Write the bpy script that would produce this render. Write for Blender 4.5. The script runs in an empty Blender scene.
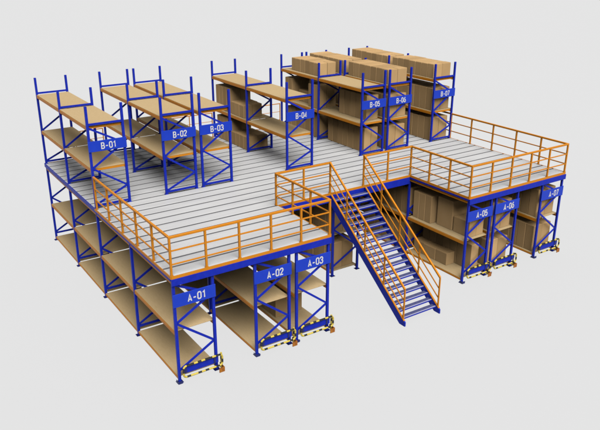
import bpy, math, random
from mathutils import Vector, Matrix
random.seed(7)
S = bpy.context.scene
COL = S.collection
R = math.radians

# ---------------------------------------------------------------- dimensions (metres)
L = 2.6258                     # bay length
RX = {1: 0.0, 2: 2.164, 3: 3.394, 4: 6.497, 5: 9.613, 6: 10.833, 7: 13.028}
D = 1.0                        # rack depth between upright centres
ZD = 2.86                      # top of the deck
TB = 2.94                      # height of the upper uprights above the deck
XR = 14.03

# ---------------------------------------------------------------- materials
def new_mat(name):
    m = bpy.data.materials.new(name); m.use_nodes = True
    nt = m.node_tree
    return m, nt, nt.nodes['Principled BSDF']

def noisy(name, c1, c2, rough=0.5, metallic=0.0, scale=6.0, bump=0.0, stretch=(1, 1, 1), spec=0.5, rnd=0.0, rvar=0.1):
    m, nt, b = new_mat(name)
    N, K = nt.nodes, nt.links
    tc = N.new('ShaderNodeTexCoord'); mp = N.new('ShaderNodeMapping'); mp.inputs['Scale'].default_value = stretch
    no = N.new('ShaderNodeTexNoise'); no.inputs['Scale'].default_value = scale; no.inputs['Detail'].default_value = 6
    K.new(tc.outputs['Object'], mp.inputs['Vector']); K.new(mp.outputs['Vector'], no.inputs['Vector'])
    rp = N.new('ShaderNodeValToRGB')
    rp.color_ramp.elements[0].position = 0.3; rp.color_ramp.elements[0].color = (*c1, 1)
    rp.color_ramp.elements[1].position = 0.7; rp.color_ramp.elements[1].color = (*c2, 1)
    K.new(no.outputs['Fac'], rp.inputs['Fac'])
    out = rp.outputs['Color']
    if rnd:
        oi = N.new('ShaderNodeObjectInfo'); hs = N.new('ShaderNodeHueSaturation')
        mr = N.new('ShaderNodeMapRange'); mr.inputs['To Min'].default_value = 1 - rnd; mr.inputs['To Max'].default_value = 1 + rnd
        K.new(oi.outputs['Random'], mr.inputs['Value']); K.new(mr.outputs['Result'], hs.inputs['Value'])
        K.new(out, hs.inputs['Color']); out = hs.outputs['Color']
    K.new(out, b.inputs['Base Color'])
    rr = N.new('ShaderNodeMapRange'); rr.inputs['To Min'].default_value = max(0, rough - rvar); rr.inputs['To Max'].default_value = min(1, rough + rvar)
    K.new(no.outputs['Fac'], rr.inputs['Value']); K.new(rr.outputs['Result'], b.inputs['Roughness'])
    b.inputs['Metallic'].default_value = metallic
    b.inputs['Specular IOR Level'].default_value = spec
    if bump:
        bp = N.new('ShaderNodeBump'); bp.inputs['Strength'].default_value = bump; bp.inputs['Distance'].default_value = 0.01
        K.new(no.outputs['Fac'], bp.inputs['Height']); K.new(bp.outputs['Normal'], b.inputs['Normal'])
    return m

BLUE = noisy('blue_powder_coat', (0.013, 0.030, 0.50), (0.018, 0.042, 0.60), 0.45, scale=9, spec=0.18)
SIGNB = noisy('blue_sign_face', (0.018, 0.062, 0.66), (0.022, 0.072, 0.72), 0.4, scale=5, spec=0.25)
ORANGE = noisy('orange_powder_coat', (0.82, 0.29, 0.018), (0.86, 0.32, 0.026), 0.45, scale=9, spec=0.2)
BOARD = noisy('particle_board', (0.62, 0.45, 0.235), (0.68, 0.50, 0.275), 0.75, scale=14, bump=0.05, stretch=(4, 0.6, 1), spec=0.2)
CARD = noisy('cardboard', (0.66, 0.42, 0.195), (0.70, 0.455, 0.22), 0.85, scale=2.0, bump=0.0, stretch=(2, 2, 1), spec=0.15, rnd=0.16)
DECKM = noisy('galvanised_deck', (0.70, 0.70, 0.71), (0.79, 0.79, 0.795), 0.45, scale=1.2, bump=0.02, stretch=(0.6, 4, 1), spec=0.4)
SUBM = noisy('underside_steel_and_groove_shade', (0.15, 0.15, 0.165), (0.20, 0.198, 0.21), 0.6, scale=2)  # dark tone also stands in for the shade in the deck grooves
TREAD = noisy('stair_tread_steel', (0.09, 0.10, 0.24), (0.13, 0.14, 0.30), 0.45, scale=10)
NOSE = noisy('stair_nosing_steel', (0.42, 0.43, 0.66), (0.50, 0.51, 0.72), 0.4, scale=10)
FOOT = noisy('dark_blue_foot_paint', (0.008, 0.014, 0.12), (0.012, 0.02, 0.17), 0.5, scale=20)
YEL = noisy('hazard_yellow', (0.80, 0.60, 0.07), (0.86, 0.68, 0.12), 0.5, scale=15)
BLK = noisy('hazard_black', (0.012, 0.012, 0.012), (0.02, 0.02, 0.02), 0.5, scale=15)
RUST = noisy('burnt_orange_block', (0.30, 0.07, 0.012), (0.62, 0.24, 0.02), 0.5, scale=14)
WHITE = noisy('white_lettering', (0.90, 0.90, 0.92), (0.92, 0.92, 0.93), 0.5, scale=10)
GRND = noisy('seamless_grey_floor', (0.2, 0.2, 0.2), (0.2, 0.2, 0.2), 1.0, scale=0.2, spec=0.0, rvar=0.0)

# ---------------------------------------------------------------- mesh builder
class MB:
    def __init__(s): s.v = []; s.f = []; s.mi = []; s.m = 0
    def add(s, vs, fs):
        o = len(s.v); s.v += [tuple(v) for v in vs]
        s.f += [tuple(i + o for i in f) for f in fs]; s.mi += [s.m] * len(fs); return s
    def box(s, x0, x1, y0, y1, z0, z1):
        vs = [(x0, y0, z0), (x1, y0, z0), (x1, y1, z0), (x0, y1, z0), (x0, y0, z1), (x1, y0, z1), (x1, y1, z1), (x0, y1, z1)]
        return s.add(vs, [(0, 3, 2, 1), (4, 5, 6, 7), (0, 1, 5, 4), (1, 2, 6, 5), (2, 3, 7, 6), (3, 0, 4, 7)])
    def cbox(s, x0, x1, y0, y1, z0, z1, c):     # chamfered box
        rings = []
        for z, k in ((z0, c), (z0 + c, 0), (z1 - c, 0), (z1, c)):
            a0, a1, b0, b1 = x0 + k, x1 - k, y0 + k, y1 - k
            q = c
            rings.append([(a0 + q, b0, z), (a1 - q, b0, z), (a1, b0 + q, z), (a1, b1 - q, z), (a1 - q, b1, z), (a0 + q, b1, z), (a0, b1 - q, z), (a0, b0 + q, z)])
        vs = [p for r in rings for p in r]; fs = []
        for r in range(3):
            for i in range(8):
                j = (i + 1) % 8; fs.append((r * 8 + i, r * 8 + j, r * 8 + 8 + j, r * 8 + 8 + i))
        fs.append(tuple(range(7, -1, -1))); fs.append(tuple(range(24, 32)))
        return s.add(vs, fs)
    def prism(s, prof, z0, z1):                 # prof: ccw polygon in xy
        n = len(prof)
        vs = [(x, y, z0) for x, y in prof] + [(x, y, z1) for x, y in prof]
        return s.add(vs, [(i, (i + 1) % n, n + (i + 1) % n, n + i) for i in range(n)] + [tuple(range(n - 1, -1, -1)), tuple(range(n, 2 * n))])
    def bar(s, a, b, w, h, up=(0, 0, 1)):       # rectangular bar between two points
        a, b = Vector(a), Vector(b); d = (b - a).normalized(); u = Vector(up)
        sd = d.cross(u)
        if sd.length < 1e-4: sd = d.cross(Vector((0, 1, 0)))
        sd.normalize(); u = sd.cross(d).normalized()
        vs = [p + sd * (w / 2 * i) + u * (h / 2 * j) for p in (a, b) for i, j in ((-1, -1), (1, -1), (1, 1), (-1, 1))]
        return s.add(vs, [(0, 1, 2, 3), (7, 6, 5, 4), (0, 4, 5, 1), (1, 5, 6, 2), (2, 6, 7, 3), (3, 7, 4, 0)])
    def tube(s, pts, r, n=10, cols=None):       # round tube along a polyline, cols = material index per segment
        pts = [Vector(p) for p in pts]; rings = []
        for i, p in enumerate(pts):
            d = ((pts[min(i + 1, len(pts) - 1)] - pts[max(i - 1, 0)])).normalized()
            up = Vector((0, 1, 0)) if abs(d.y) < 0.9 else Vector((0, 0, 1))
            a = d.cross(up).normalized(); b = d.cross(a).normalized()
            rings.append([p + a * (r * math.cos(2 * math.pi * k / n)) + b * (r * math.sin(2 * math.pi * k / n)) for k in range(n)])
        o = len(s.v); s.v += [tuple(v) for g in rings for v in g]
        for i in range(len(pts) - 1):
            for k in range(n):
                s.f.append((o + i * n + k, o + i * n + (k + 1) % n, o + (i + 1) * n + (k + 1) % n, o + (i + 1) * n + k))
                s.mi.append(cols[i] if cols else s.m)
        s.f.append(tuple(o + k for k in range(n))); s.mi.append(cols[0] if cols else s.m)
        s.f.append(tuple(o + (len(pts) - 1) * n + k for k in range(n - 1, -1, -1))); s.mi.append(cols[-1] if cols else s.m)
        return s
    def mesh(s, name, mats):
        me = bpy.data.meshes.new(name); me.from_pydata(s.v, [], s.f)
        if not isinstance(mats, (list, tuple)): mats = [mats]
        for m in mats: me.materials.append(m)
        for p, i in zip(me.polygons, s.mi): p.material_index = i
        me.validate(); me.update()
        import bmesh
        bm = bmesh.new(); bm.from_mesh(me); bmesh.ops.recalc_face_normals(bm, faces=bm.faces); bm.to_mesh(me); bm.free()
        return me

def link(name, data, parent=None, loc=(0, 0, 0)):
    o = bpy.data.objects.new(name, data); COL.objects.link(o)
    o.location = loc; o.parent = parent
    return o

def tag(o, label=None, cat=None, group=None, kind=None):
    if label: o['label'] = label
    if cat: o['category'] = cat
    if group: o['group'] = group
    if kind: o['kind'] = kind
    return o

def thing(name, loc, label, cat, group=None):
    return tag(link(name, None, None, loc), label, cat, group)

CACHE = {}
def cached(key, mats, fn):
    if key not in CACHE:
        mb = MB(); fn(mb); CACHE[key] = mb.mesh(str(key[0]), mats)
    return CACHE[key]

# ---------------------------------------------------------------- lettering
GLYPH = {
 'A': [([(0, 0), (.5, 1), (1, 0)], 0), ([(.24, .27), (.76, .27)], 0)],
 'B': [([(0, .5), (0, 1), (.72, 1), (.93, .88), (.93, .62), (.75, .5)], 1), ([(0, .5), (.75, .5), (1, .37), (1, .13), (.75, 0), (0, 0)], 1)],
 '-': [([(.12, .42), (.88, .42)], 0)],
 '0': [([(.25, 0), (0, .17), (0, .83), (.25, 1), (.75, 1), (1, .83), (1, .17), (.75, 0)], 1)],
 '1': [([(.15, .78), (.6, 1), (.6, 0)], 0)],
 '2': [([(0, .74), (.03, .86), (.25, 1), (.72, 1), (.97, .84), (.97, .66), (.02, 0), (1, 0)], 0)],
 '3': [([(0, .78), (.05, .87), (.27, 1), (.73, 1), (.96, .86), (.96, .66), (.74, .53), (1, .38), (1, .15), (.75, 0), (.25, 0), (.04, .13), (0, .24)], 0), ([(.38, .53), (.68, .53)], 0)],
 '4': [([(.72, 0), (.72, 1), (.0, .24), (1.02, .24)], 0)],
 '5': [([(.92, 1), (.08, 1), (.03, .5), (.3, .62), (.72, .62), (1, .46), (1, .17), (.75, 0), (.25, 0), (.0, .16)], 0)],
 '6': [([(.85, 1), (.55, 1), (.12, .62), (0, .4), (0, .17), (.25, 0), (.75, 0), (1, .17), (1, .42), (.75, .57), (.25, .57), (.1, .5)], 0)],
 '7': [([(0, 1), (1, 1), (.38, 0)], 0)],
}
def text_mesh(txt, height):
    """condensed sign lettering: mitred ribbons, a few mm proud of the plate, facing -Y"""
    key = ('lettering', txt, height)
    if key in CACHE: return CACHE[key]
    gw, adv, sw = height * 0.40, height * 0.60, height * 0.155
    tot = adv * (len(txt) - 1) + gw
    b = MB(); lay = 0
    for i, ch in enumerate(txt):
        for pts, closed in GLYPH[ch]:
            P = [Vector((i * adv - tot / 2 + x * gw, (y - 0.5) * (height - sw))) for x, y in pts]
            n = len(P); L_, R_ = [], []
            for k in range(n):
                a = P[(k - 1) % n] if (closed or k > 0) else None
                c = P[(k + 1) % n] if (closed or k < n - 1) else None
                d1 = (P[k] - a).normalized() if a is not None else None
                d2 = (c - P[k]).normalized() if c is not None else None
                if d1 is None: nn = Vector((-d2.y, d2.x)); m = 1
                elif d2 is None: nn = Vector((-d1.y, d1.x)); m = 1
                else:
                    n1, n2 = Vector((-d1.y, d1.x)), Vector((-d2.y, d2.x))
                    nn = (n1 + n2)
                    nn = nn.normalized() if nn.length > 1e-3 else n1
                    m = min(1 / max(0.3, nn.dot(n1)), 1.7)
                L_.append(P[k] + nn * sw / 2 * m); R_.append(P[k] - nn * sw / 2 * m)
            y0_, y1_ = -0.0012 - 0.0005 * (lay % 3), 0.0035
            lay += 1
            segs = [(k, (k + 1) % n) for k in range(n if closed else n - 1)]
            vs = [(q.x, y, q.y) for q in L_ for y in (y0_, y1_)] + [(q.x, y, q.y) for q in R_ for y in (y0_, y1_)]
            o2 = 2 * n; fs = []
            for k, j in segs:
                fs += [(2 * k, 2 * j, o2 + 2 * j, o2 + 2 * k), (2 * k, 2 * k + 1, 2 * j + 1, 2 * j), (o2 + 2 * k, o2 + 2 * j, o2 + 2 * j + 1, o2 + 2 * k + 1)]
            if not closed: fs += [(0, o2, o2 + 1, 1), (2 * n - 2, 2 * n - 1, o2 + 2 * n - 1, o2 + 2 * n - 2)]
            b.add(vs, fs)
    me = b.mesh('lettering', WHITE); CACHE[key] = me
    return me

# ---------------------------------------------------------------- racks
UW, UD = 0.068, 0.056           # upright section: x, y
def upright_prof(sgn):
    t = 0.012; w = UW / 2; d = UD / 2
    p = [(-w, -d), (w, -d), (w, -d + t), (-w + t, -d + t), (-w + t, d - t), (w, d - t), (w, d), (-w, d)]
    if sgn < 0: p = [(-x, y) for x, y in reversed(p)]
    return p

def make_rack(num, upper, bays, y0, label, group):
    z0 = ZD if upper else 0.0
    H = TB if upper else ZD - 0.085
    nm = 'upper_rack' if upper else 'lower_rack'
    root = thing('pallet_rack', (RX[num], y0, z0), label, 'pallet rack', group)
    shelves = [1.145, 2.365] if upper else [0.125, 1.375]       # top of the beams above the rack's foot
    if upper: nodes = [(0, 2.33), (1, 1.80), (0, 1.17), (1, 0.53), (0, 0.10)]
    else: nodes = [(0, 2.62), (1, 2.15), (0, 1.60), (1, 0.85), (0, 0.32)]
    for i in range(bays + 1):
        y = i * L
        for sx in (0, 1):
            u = link('upright', cached(('upright', upper, sx), BLUE, lambda b: b.prism(upright_prof(1 if sx == 0 else -1), 0.012, H)), root, (sx * D, y, 0))
            if upper or i == 0 or sx == 0:
                link('foot_plate', cached(('foot_plate', upper), FOOT if not upper else BLUE,
                     lambda b: b.cbox(*((-0.055, 0.055, -0.05, 0.05) if upper else (-0.08, 0.08, -0.07, 0.07)), 0, 0.011, 0.003)), u)
        for (a, za), (c, zc) in zip(nodes[:-1], nodes[1:]):
            link('brace', cached(('brace', upper, a, za), BLUE,
                 lambda b: b.bar((a * D + (0.02 if a == 0 else -0.02), 0.004, za), (c * D + (0.02 if c == 0 else -0.02), 0.004, zc), 0.028, 0.055)), root, (0, y, 0))
        hz = [2.43, 0.07] if upper else ([0.27] if i else [])
        for h in hz:
            link('crossbar', cached(('crossbar', upper, h), BLUE,
                 lambda b: b.box(0.032, D - 0.032, -0.019, 0.019, h - 0.028, h + 0.028)), root, (0, y, 0))
    for i in range(bays):
        y = i * L
        lev = list(shelves)
        if not upper: lev.append(ZD - 0.125)
        for z in lev:
            top = (not upper) and z > 2
            bot = (not upper) and z < 1
            bh = 0.055 if bot else 0.095
            for sx in (0, 1):
                link('beam', cached(('beam', upper, bh), ORANGE,
                     lambda b: (b.cbox(-0.026, 0.022, UD / 2 + 0.001, L - UD / 2 - 0.001, -bh, 0, 0.004),)),
                     root, (sx * D + (0.002 if sx else 0), y, z))
            if not top:
                p = link('shelf_board', cached(('shelf_board',), BOARD,
                     lambda b: b.cbox(-0.016, D + 0.020, 0.045, L - 0.045, 0.001, 0.020, 0.003)), root, (0, y, z))
                for k in range(1, 4):
                    link('support_bar', cached(('support_bar',), ORANGE, lambda b: b.box(0.024, D - 0.025, -0.02, 0.02, -0.04, -0.001)), p, (0, k * L / 4, 0))
                if i == 0 and upper:
                    link('end_bar', cached(('end_bar',), ORANGE, lambda b: b.box(0.024, D - 0.025, 0.046, 0.058, -0.062, -0.001)), root, (0, 0, z))
    # sign
    zs = (1.66, 1.965) if upper else (2.05, 2.385)
    sp = link('sign_plate', cached(('sign_plate', upper), SIGNB,
              lambda b: b.cbox(-0.05, D + 0.05, -0.056, -0.042, zs[0], zs[1], 0.003)), root)
    t = ('B-0%d' if upper else 'A-0%d') % num
    link('lettering', text_mesh(t, 0.19 if upper else 0.205), sp, (0.53 if upper else 0.56, -0.0605, sum(zs) / 2 - 0.005))
    return root

A_DESC = {1: 'empty, at the outer left edge', 2: 'back to back with A-03', 3: 'nearest the stairs',
          5: 'partly filled with cartons', 6: 'packed, behind A-05', 7: 'packed, at the far right corner'}
for n in (1, 2, 3, 5, 6, 7):
    make_rack(n, False, 4, 0, 'lower blue and orange rack signed A-0%d, %s' % (n, A_DESC[n]), 'racks under the deck')
r4 = make_rack(4, False, 3, L, 'set back lower rack behind the staircase, packed with cartons', 'racks under the deck')
for o in list(r4.children):
    if o.name.startswith('sign_plate'):
        for c in list(o.children): bpy.data.objects.remove(c)
        bpy.data.objects.remove(o)
B_DESC = {1: 'empty, at the left edge of the deck', 2: 'empty, second from the left on the deck', 3: 'empty, back to back with B-02', 4: 'cartons only in its rear bay',
          5: 'empty top shelf above set back cartons', 6: 'full of cartons behind B-05', 7: 'full of cartons, last by the right railing'}
for n in range(1, 8):
    make_rack(n, True, 2, 2 * L, 'upper blue and orange rack signed B-0%d, %s' % (n, B_DESC[n]), 'racks on the deck')

# ---------------------------------------------------------------- rack end guards
def make_guard(num):
    g = thing('rack_guard', (RX[num], 0, 0), 'yellow and black striped guard at the foot of rack A-0%d' % num, 'rack guard', 'end guards at the rack feet')
    link('plank', cached(('plank',), BLUE, lambda b: b.cbox(0.05, 1.0, -0.135, -0.085, 0.275, 0.445, 0.008)), g)
    def hoop(b):
        x0, x1, z0, z1, r, y = 0.05, 1.09, 0.19, 0.495, 0.08, -0.16
        P = []
        def arc(cx, cz, a0):
            for k in range(5):
                a = R(a0 + k * 22.5); P.append((cx + r * math.cos(a), y, cz + r * math.sin(a)))
        def seg(a, c, n):
            for k in range(1, n): P.append((a[0] + (c[0] - a[0]) * k / n, y, a[2] + (c[2] - a[2]) * k / n))
        arc(x0 + r, z1 - r, 90); P.reverse(); P[:] = P[:]           # left bottom -> top
        P[:] = []
        arc(x0 + r, z0 + r, 180); seg(P[-1], (x1 - r, y, z0), 9)
        arc(x1 - r, z0 + r, 270); seg(P[-1], (x1, y, z1 - r), 3)
        arc(x1 - r, z1 - r, 0); seg(P[-1], (x0 + r, y, z1), 9)
        arc(x0 + r, z1 - r, 90); seg(P[-1], (x0, y, z0 + r), 3); P.append(P[0])
        # stripes by running length
        d = 0; cols = []
        for i in range(len(P) - 1):
            ln = (Vector(P[i + 1]) - Vector(P[i])).length
            cols.append(int((d + ln / 2) / 0.125) % 2); d += ln
        b.tube(P, 0.025, 10, cols)
    link('striped_hoop', cached(('striped_hoop',), [YEL, BLK], hoop), g)
    for bx_ in (0.12, 0.89):
        link('bracket', cached(('bracket',), FOOT, lambda b: b.box(-0.025, 0.025, -0.15, -0.137, 0.29, 0.455)), g, (bx_, 0, 0))
    link('corner_protector', cached(('corner_protector',), RUST, lambda b: b.prism(
        [(0.98, -0.20), (1.13, -0.20), (1.13, 0.05), (1.115, 0.05), (1.115, -0.185), (0.98, -0.185)], 0.0, 0.13)), g)
    link('corner_post', cached(('corner_post',), [YEL, BLK], lambda b: b.tube([(1.125, -0.03, z_ * .09) for z_ in range(6)], 0.026, 10, [0, 1, 0, 1, 0])), g)
    link('corner_protector', cached(('foot_shoe',), FOOT, lambda b: b.prism(
        [(-0.075, -0.10), (0.045, -0.10), (0.045, -0.09), (-0.065, -0.09), (-0.065, 0.03), (-0.075, 0.03)], 0.0, 0.075)), g)
for n in (1, 2, 3, 5, 6, 7): make_guard(n)

# ---------------------------------------------------------------- mezzanine deck
deck = thing('mezzanine_deck', (0, 0, 0), 'raised platform of pale metal planks with orange edging on the lower racks', 'platform')
x0, x1, xa, xb = -0.05, XR + 0.05, RX[3] + 1.05, RX[5] - 0.05
mb = MB(); pw = L / 6; n = 24; g = 0.085
yl = -0.05
for k in range(n):
    a = k * pw if k else yl
    b_ = (k + 1) * pw if k < n - 1 else n * pw + 0.05
    segs = [(x0, xa), (xb, x1)] if k < 6 else [(x0, x1)]
    if k == 6: a -= 0.05
    for s0, s1 in segs:
        mb.cbox(s0 + 0.012, s1 - 0.012, a + g / 2, b_ - g / 2 - (0.05 if k == 5 else 0), ZD - 0.014, ZD, 0.004)
link('deck_planks', mb.mesh('deck_planks', DECKM), deck)
mb = MB()
for s0, s1, a, b_ in ((x0 + .02, xa - .02, yl + .02, L - 0.05), (xb + .02, x1 - .02, yl + .02, L - 0.05), (x0 + .02, x1 - .02, L - 0.03, 4 * L + .03)):
    mb.box(s0, s1, a, b_, ZD - 0.058, ZD - 0.0145)
link('groove_shade_underlay', mb.mesh('groove_shade_underlay', SUBM), deck)  # dark sheet below the plank gaps, groove shade put into its colour
def edge(p, q, name='edge_trim', w=0.022, z0=ZD - 0.065, z1=ZD + 0.004, mat=ORANGE):
    (ax, ay), (bx, by) = p, q
    b = MB()
    if abs(ax - bx) < 1e-6: b.box(ax - w / 2, ax + w / 2, min(ay, by), max(ay, by), z0, z1)
    else: b.box(min(ax, bx), max(ax, bx), ay - w / 2, ay + w / 2, z0, z1)
    return link(name, b.mesh(name, mat), deck)
ye = 4 * L + 0.05
c = 0.011
edge((x0, yl), (x0, 2 * L)); edge((x0 + c, yl), (xa - c, yl)); edge((xa, yl), (xa, L - .06)); edge((xa - c, L - 0.05), (xb + c, L - 0.05))
edge((xb, yl), (xb, L - .06)); edge((xb + c, yl), (x1 - c, yl)); edge((x1, yl), (x1, ye)); edge((x0 + c, ye), (x1 - c, ye))
edge((x0, 2 * L + .002), (x0, ye), mat=BLUE)
# blue stripe channel under the trim on the sides, deep blue beams on the fronts
for p, q in (((x0 + .003, yl + .03), (x0 + .003, ye)), ((x1 - .003, yl + .03), (x1 - .003, ye)), ((xa - .003, yl + .03), (xa - .003, L - .08)), ((xb + .003, yl + .03), (xb + .003, L - .08))):
    edge(p, q, 'edge_channel', 0.03, ZD - 0.122, ZD - 0.067, BLUE)
def fbeam(a, b_, y, h=0.165):
    m_ = MB(); m_.box(a, b_, y - 0.02, y + 0.02, ZD - 0.067 - h, ZD - 0.067)
    m_.box(a, b_, y + 0.021, y + 0.05, ZD - 0.079, ZD - 0.068)
    link('front_beam', m_.mesh('front_beam', BLUE), deck)
fbeam(x0 - .005, xa + .005, -0.065); fbeam(xb - .005, x1 + .005, -0.065); fbeam(xa + 0.03, xb - 0.03, L - 0.065, 0.22)
for k in (1, 2, 3, 4):
    for a, b_ in ((RX[1] + 1.05, RX[2] - .05), (RX[3] + 1.05, RX[4] - .05), (RX[4] + 1.05, RX[5] - .05), (RX[6] + 1.05, RX[7] - .05)):
        if k == 1 and a > RX[3] and b_ < RX[6]: continue
        m_ = MB(); m_.box(a, b_, k * L - 0.03, k * L + 0.03, ZD - 0.22, ZD - 0.058)
        link('cross_beam', m_.mesh('cross_beam', BLUE), deck)
for x in (1.45, 1.8, 5.1, 5.8, 8.2, 8.9, 12.2, 12.65):
    ya = L + .0 if xa < x < xb else 0.0
    m_ = MB(); m_.box(x - .02, x + .02, ya, 4 * L, ZD - 0.13, ZD - 0.057)
    link('joist', m_.mesh('joist', SUBM), deck)

# ---------------------------------------------------------------- railings
RH = 0.95
def railing(pts, label, post_ts, ends=(True, True), group='orange railings around the deck', slim=False):
    """straight run from pts[0] to pts[1]; post_ts = fractions where posts stand"""
    (ax, ay), (bx, by) = pts
    root = thing('guard_railing', (ax, ay, ZD), label, 'railing', group)
    vx, vy = bx - ax, by - ay; ln = math.hypot(vx, vy); ang = math.atan2(vy, vx)
    root.rotation_euler = (0, 0, ang)
    ps = 0.032 if slim else 0.05; hr = 0.55 if slim else 1.0
    for t in post_ts:
        link('post', cached(('post', ps), ORANGE, lambda b: (b.cbox(-ps / 2, ps / 2, -ps / 2, ps / 2, 0.012, RH - ps / 2, 0.004), b.box(-.045, .045, -.03, .03, 0.007, 0.014))), root, (t * ln, 0, 0))
    a, e = (-ps / 2 if ends[0] else ps / 2 + .001), (ln + ps / 2 if ends[1] else ln - ps / 2 - .001)
    m_ = MB().cbox(a, e, -0.0275 * hr, 0.0275 * hr, RH - ps / 2 + 0.0015, RH + 0.0315 * hr, 0.006); link('top_rail', m_.mesh('top_rail', ORANGE), root)
    for z in (0.285, 0.62):
        m_ = MB().cbox(a + .01, e - .01, -0.015 * hr, 0.015 * hr, z - 0.016 * hr, z + 0.016 * hr, 0.003); link('middle_rail', m_.mesh('middle_rail', ORANGE), root)
    return root
i5 = [k / 5 for k in range(6)]
o = 0.02
X3, X5 = RX[3] + 1.0, RX[5]
railing(((0 - o, 0 - o), (X3 + o, 0 - o)), 'orange railing along the front edge above signs A-01 to A-03', i5)
railing(((0 - o, 2 * L - .12), (0 - o, 0 - o)), 'orange railing along the left edge of the deck ending at rack B-01', i5[:-1], (True, False))
railing(((X3 + o, 0 - o), (X3 + o, L - o)), 'short orange railing running back beside the notch from above A-03', [k / 3 for k in (1, 2, 3)], (False, True))
railing(((X3 + o, L - o), (6.34, L - o)), 'short orange railing from the notch corner to the left of the stair head', [.5, 1], (False, True))
railing(((7.63, L - o), (X5 - o, L - o)), 'short orange railing to the right of the stair head', [0, .5, 1])
railing(((X5 - o, L - o), (X5 - o, 0 - o)), 'orange railing running forward beside the notch to above sign A-05', [1 / 3, 2 / 3], (False, False))
railing(((X5 - o, 0 - o), (XR + o, 0 - o)), 'orange railing along the front edge above signs A-05 to A-07', i5)
railing(((XR + o, 0 - o), (XR + o, 4 * L)), 'long orange railing down the right edge of the deck past rack B-07', [k / 10 for k in range(1, 11)], (False, True))
railing(((RX[1] + 1.09, 4 * L), (RX[2] - .09, 4 * L)), 'rear railing seen between racks B-01 and B-02', [0, 1], slim=True)
railing(((RX[3] + 1.09, 4 * L), (RX[4] - .09, 4 * L)), 'rear railing seen between racks B-03 and B-04', [0, .5, 1], slim=True)
railing(((RX[4] + 1.09, 4 * L), (RX[5] - .09, 4 * L)), 'rear railing seen between racks B-04 and B-05', [0, .5, 1], slim=True)
railing(((RX[6] + 1.09, 4 * L), (RX[7] - .09, 4 * L)), 'rear railing between racks B-06 and B-07', [0, 1], slim=True)

# ---------------------------------------------------------------- staircase
SX0, SX1 = 6.31, 7.63
yb, yt = -1.04, L - 0.09
st = thing('staircase', (0, 0, 0), 'open blue steel staircase with pale treads and orange handrails rising to the deck', 'stairs')
def zl(y): return (ZD - 0.07) * (y - yb) / (yt - yb)
for x in (SX0, SX1):
    b = MB(); w = 0.02; h = 0.20
    # plate in yz: polygon
    prof = [(yb - 0.02, 0.0), (yb + 0.20, 0.0), (yt, zl(yt) - 0.24), (yt, zl(yt) + 0.02), (yt - 0.08, zl(yt) + 0.02), (yb - 0.02, 0.13)]
    n_ = len(prof)
    vs = [(x - w, y, z) for y, z in prof] + [(x + w, y, z) for y, z in prof]
    b.add(vs, [(i, (i + 1) % n_, n_ + (i + 1) % n_, n_ + i) for i in range(n_)] + [tuple(range(n_ - 1, -1, -1)), tuple(range(n_, 2 * n_))])
    link('stringer', b.mesh('stringer', BLUE), st)
NS = 19
def tread(b):
    a, e = SX0 + .022, SX1 - .022
    b.cbox(a, e, -0.075, 0.05, -0.012, 0.0, 0.003)
    b.box(a + .01, e - .01, 0.040, 0.048, -0.04, -0.0125)
for k in range(1, NS + 1):
    y = yb + 0.06 + (yt - yb) * k / (NS + 1); z = zl(y) + 0.0
    t_ = link('tread', cached(('tread',), TREAD, tread), st, (0, y, z))
    link('nosing', cached(('nosing',), NOSE, lambda b: b.cbox(SX0 + .023, SX1 - .023, -0.11, -0.0755, -0.012, 0.006, 0.004)), t_)
    link('lip', cached(('lip',), BLUE, lambda b: b.box(SX0 + .023, SX1 - .023, -0.108, -0.100, -0.05, -0.0125)), t_)
def hz(y, off): return zl(y) + off
for x, s in ((SX0 + .0, -1), (SX1, 1)):
    x = x + s * 0.0
    yend = yb + 0.07
    ysp = [yend + (L - 0.02 - yend) * k / 4 for k in range(4)]
    b = MB()
    b.bar((x, yend, hz(yend, 1.06)), (x, L - .04, hz(L - .02, 0.99)), 0.05, 0.045)
    link('handrail', b.mesh('handrail', ORANGE), st)
    for off in (0.42, 0.72):
        b = MB(); b.bar((x, yend + .02, hz(yend, off)), (x, L - .04, hz(L - .02, off - 0.05)), 0.026, 0.026); link('middle_rail', b.mesh('middle_rail', ORANGE), st)
    b = MB(); b.bar((x, yb + .02, hz(yb + .02, 0.145)), (x, yt - .05, hz(yt - .05, 0.09)), 0.05, 0.022); link('bottom_rail', b.mesh('bottom_rail', ORANGE), st)
    for y in ysp:
        b = MB(); f = (y - yend) / (L - yend)
        b.box(x - .018, x + .018, y - .018, y + .018, hz(y, 0.10) if y > yend + .01 else 0.14, hz(y, 1.06 - .07 * f) - .012); link('post', b.mesh('post', ORANGE), st)

# ---------------------------------------------------------------- cartons
ORD = 'first second third fourth fifth sixth seventh eighth ninth tenth eleventh twelfth'.split()
def carton_mesh(wx, wy, h):
    wx, wy, h = round(wx, 3), round(wy, 3), round(h, 3)
    def fn(b):
        b.cbox(0, wx, 0, wy, 0, h - 0.004, 0.010)
        along = wx >= wy
        if along:
            b.box(0.008, wx - .008, 0.008, wy / 2 - .003, h - .0045, h); b.box(0.008, wx - .008, wy / 2 + .003, wy - .008, h - .0045, h)
        else:
            b.box(0.008, wx / 2 - .003, 0.008, wy - .008, h - .0045, h); b.box(wx / 2 + .003, wx - .008, 0.008, wy - .008, h - .0045, h)
    return cached(('carton', wx, wy, h), CARD, fn)
NC = 0
def carton(x, y, z, wx, wy, h, label, group):
    global NC; NC += 1
    o_ = link('carton', carton_mesh(wx, wy, h), None, (x + random.uniform(-.006, .006), y, z))
    tag(o_, label, 'carton', group)
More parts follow.
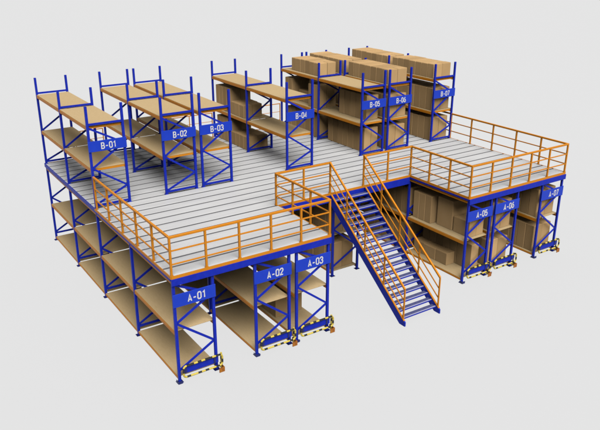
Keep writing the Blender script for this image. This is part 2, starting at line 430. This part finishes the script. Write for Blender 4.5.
def row(rack, upper, lvl, y0, y1, xo, h, size=0.32, pair=True, x1=0.95, what='tall'):
    """cartons from y0 to y1 (in bays) on a level; xo = setback from the left upright"""
    base = {(0, 0): 0.125, (0, 1): 1.375, (1, 0): ZD, (1, 1): ZD + 1.145, (1, 2): ZD + 2.365}[(int(upper), lvl)]
    z = base + 0.0205 if not (upper and lvl == 0) else ZD + 0.001
    X = RX[rack] + xo; W = x1 - xo
    a, e = y0 * L + 0.0, y1 * L
    n_ = max(1, round((e - a) / size)); w = (e - a) / n_
    place = {(0, 0): 'bottom shelf', (0, 1): 'middle shelf', (1, 0): 'deck inside', (1, 1): 'middle shelf', (1, 2): 'top shelf'}[(int(upper), lvl)]
    sign = ('B-0%d' if upper else 'A-0%d') % rack
    where = ('%s of rack %s' % (place, sign)) if not (upper and lvl == 0) else 'deck inside rack %s' % sign
    if rack == 4 and not upper: where = '%s behind the staircase' % place
    part = ({2: 'front', 3: 'rear'} if upper else {0: 'front', 1: 'second', 2: 'third'})[int(y0)]
    grp = 'cartons stacked on the racks'
    for k in range(n_):
        hh = h - random.choice((0, 0, 0.012))
        if k == 0 and pair and W > 0.6:
            w2 = W / 2
            for q, sd in ((0, 'left'), (1, 'right')):
                carton(X + q * w2, a + .003, z, w2 - .009, w - .012, hh, '%s of two front %s cartons, %s bay, %s' % (sd, what, part, where), grp)
        else:
            carton(X, a + k * w + .003, z, W, w - .012, hh, '%s %s carton from the front, %s bay, %s' % (ORD[k], what, part, where), grp)
# B-04 rear bay
row(4, True, 1, 3.52, 3.95, 0.06, 0.92); row(4, True, 1, 3.14, 3.505, 0.06, 0.47, x1=0.85, what='low')
row(4, True, 0, 3.52, 3.95, 0.06, 0.92); row(4, True, 0, 3.06, 3.505, 0.06, 0.50, x1=0.95, what='low')
# B-05
row(5, True, 2, 3.08, 3.80, 0.15, 0.50)
row(5, True, 1, 3.74, 3.93, 0.06, 0.90); row(5, True, 1, 3.42, 3.72, 0.35, 0.46, what='low'); row(5, True, 1, 3.06, 3.30, 0.06, 0.90, what='near')
row(5, True, 1, 2.10, 2.72, 0.42, 0.90, pair=False)
row(5, True, 0, 3.06, 3.93, 0.15, 0.90); row(5, True, 0, 2.08, 2.93, 0.32, 0.90)
# B-06, B-07 full
for r_ in (6, 7):
    for bay in (2, 3):
        row(r_, True, 2, bay + .06, bay + .95, 0.06, 0.52, what='short')
        row(r_, True, 1, bay + .05, bay + .95, 0.06, 0.84)
        row(r_, True, 0, bay + .05, bay + .95, 0.06, 0.88)
# lower level
row(5, False, 1, 1.04, 1.95, 0.12, 0.92); row(5, False, 1, 0.64, 0.96, 0.12, 0.93, pair=False); row(5, False, 1, 0.34, 0.60, 0.30, 0.98, size=.5, pair=False, what='set back')
row(5, False, 1, 0.06, 0.32, 0.30, 0.52, size=.7, what='low')
row(5, False, 0, 0.36, 0.95, 0.24, 0.42, size=.5, what='low', pair=False, x1=.60); row(5, False, 0, 0.1, 0.95, 0.62, 0.88, pair=False, what='set back')
row(5, False, 0, 1.05, 1.95, 0.12, 0.88)
for r_ in (6, 7):
    row(r_, False, 1, 0.06, 0.95, 0.06, 0.95); row(r_, False, 0, 0.06, 0.95, 0.06, 0.92)
    row(r_, False, 1, 1.05, 1.95, 0.06, 0.95); row(r_, False, 0, 1.05, 1.95, 0.06, 0.92)
for bay in (1, 2):
    row(4, False, 1, bay + .06, bay + .95, 0.06, 0.95); row(4, False, 0, bay + .06, bay + .95, 0.06, 0.90)
row(3, False, 0, 0.43, 0.95, 0.06, 0.70); row(3, False, 1, 1.6, 1.95, 0.10, 0.7)

# ---------------------------------------------------------------- ground
b = MB(); b.add([(-2500, -2500, -0.002), (2500, -2500, -0.002), (2500, 2500, -0.002), (-2500, 2500, -0.002)], [(0, 1, 2, 3)])
ground = link('ground', b.mesh('ground', GRND)); ground['kind'] = 'structure'

# ---------------------------------------------------------------- world and lamps
W = bpy.data.worlds.new('World'); S.world = W; W.use_nodes = True
bg = W.node_tree.nodes['Background']; bg.inputs['Color'].default_value = (1, 1, 1, 1); bg.inputs['Strength'].default_value = 0.19

def sun(name, direction, strength, angle, color=(1, 1, 1)):
    ld = bpy.data.lights.new(name, 'SUN'); ld.energy = strength; ld.angle = R(angle); ld.color = color
    o_ = bpy.data.objects.new(name, ld); COL.objects.link(o_)
    o_.rotation_euler = Vector(direction).to_track_quat('-Z', 'Y').to_euler()
    o_.location = (5, -5, 20)
    return o_
# soft studio key from above and in front of the product; it lights the product only, so that the paper floor stays shadow-free as in the photo
key = sun('key_softbox', (0.16, 0.66, -0.84), 3.45, 50, (1.0, 0.985, 0.96))
kc = bpy.data.collections.new('key_receivers'); kc.objects.link(ground)
for co in kc.collection_objects: co.light_linking.link_state = 'EXCLUDE'
key.light_linking.receiver_collection = kc
added_floor_fill = sun('added_floor_fill', (0, 0, -1), 11.65, 5)  # added fill without a visible source, evens out the ground alone, casts no shadows
fc = bpy.data.collections.new('floor_receivers'); fc.objects.link(ground)
added_floor_fill.light_linking.receiver_collection = fc
added_floor_fill.data.use_shadow = False
try: added_floor_fill.data.cycles.cast_shadow = False
except Exception: pass

# ---------------------------------------------------------------- camera
cd = bpy.data.cameras.new('camera'); cam = bpy.data.objects.new('camera', cd); COL.objects.link(cam)
cam.location = (-5.4889, -13.4662, 9.89); cam.rotation_euler = (1.1999, -0.0004, -0.5887)
cd.sensor_fit = 'HORIZONTAL'; cd.sensor_width = 36; cd.lens = 694.64 / 600 * 36
cd.clip_end = 8000; cd.clip_start = 0.1
S.camera = cam
S.view_settings.view_transform = 'Standard'; S.view_settings.look = 'None'; S.view_settings.exposure = 0; S.view_settings.gamma = 1
S.cycles.max_bounces = 8; S.cycles.diffuse_bounces = 0
print('cartons', NC)
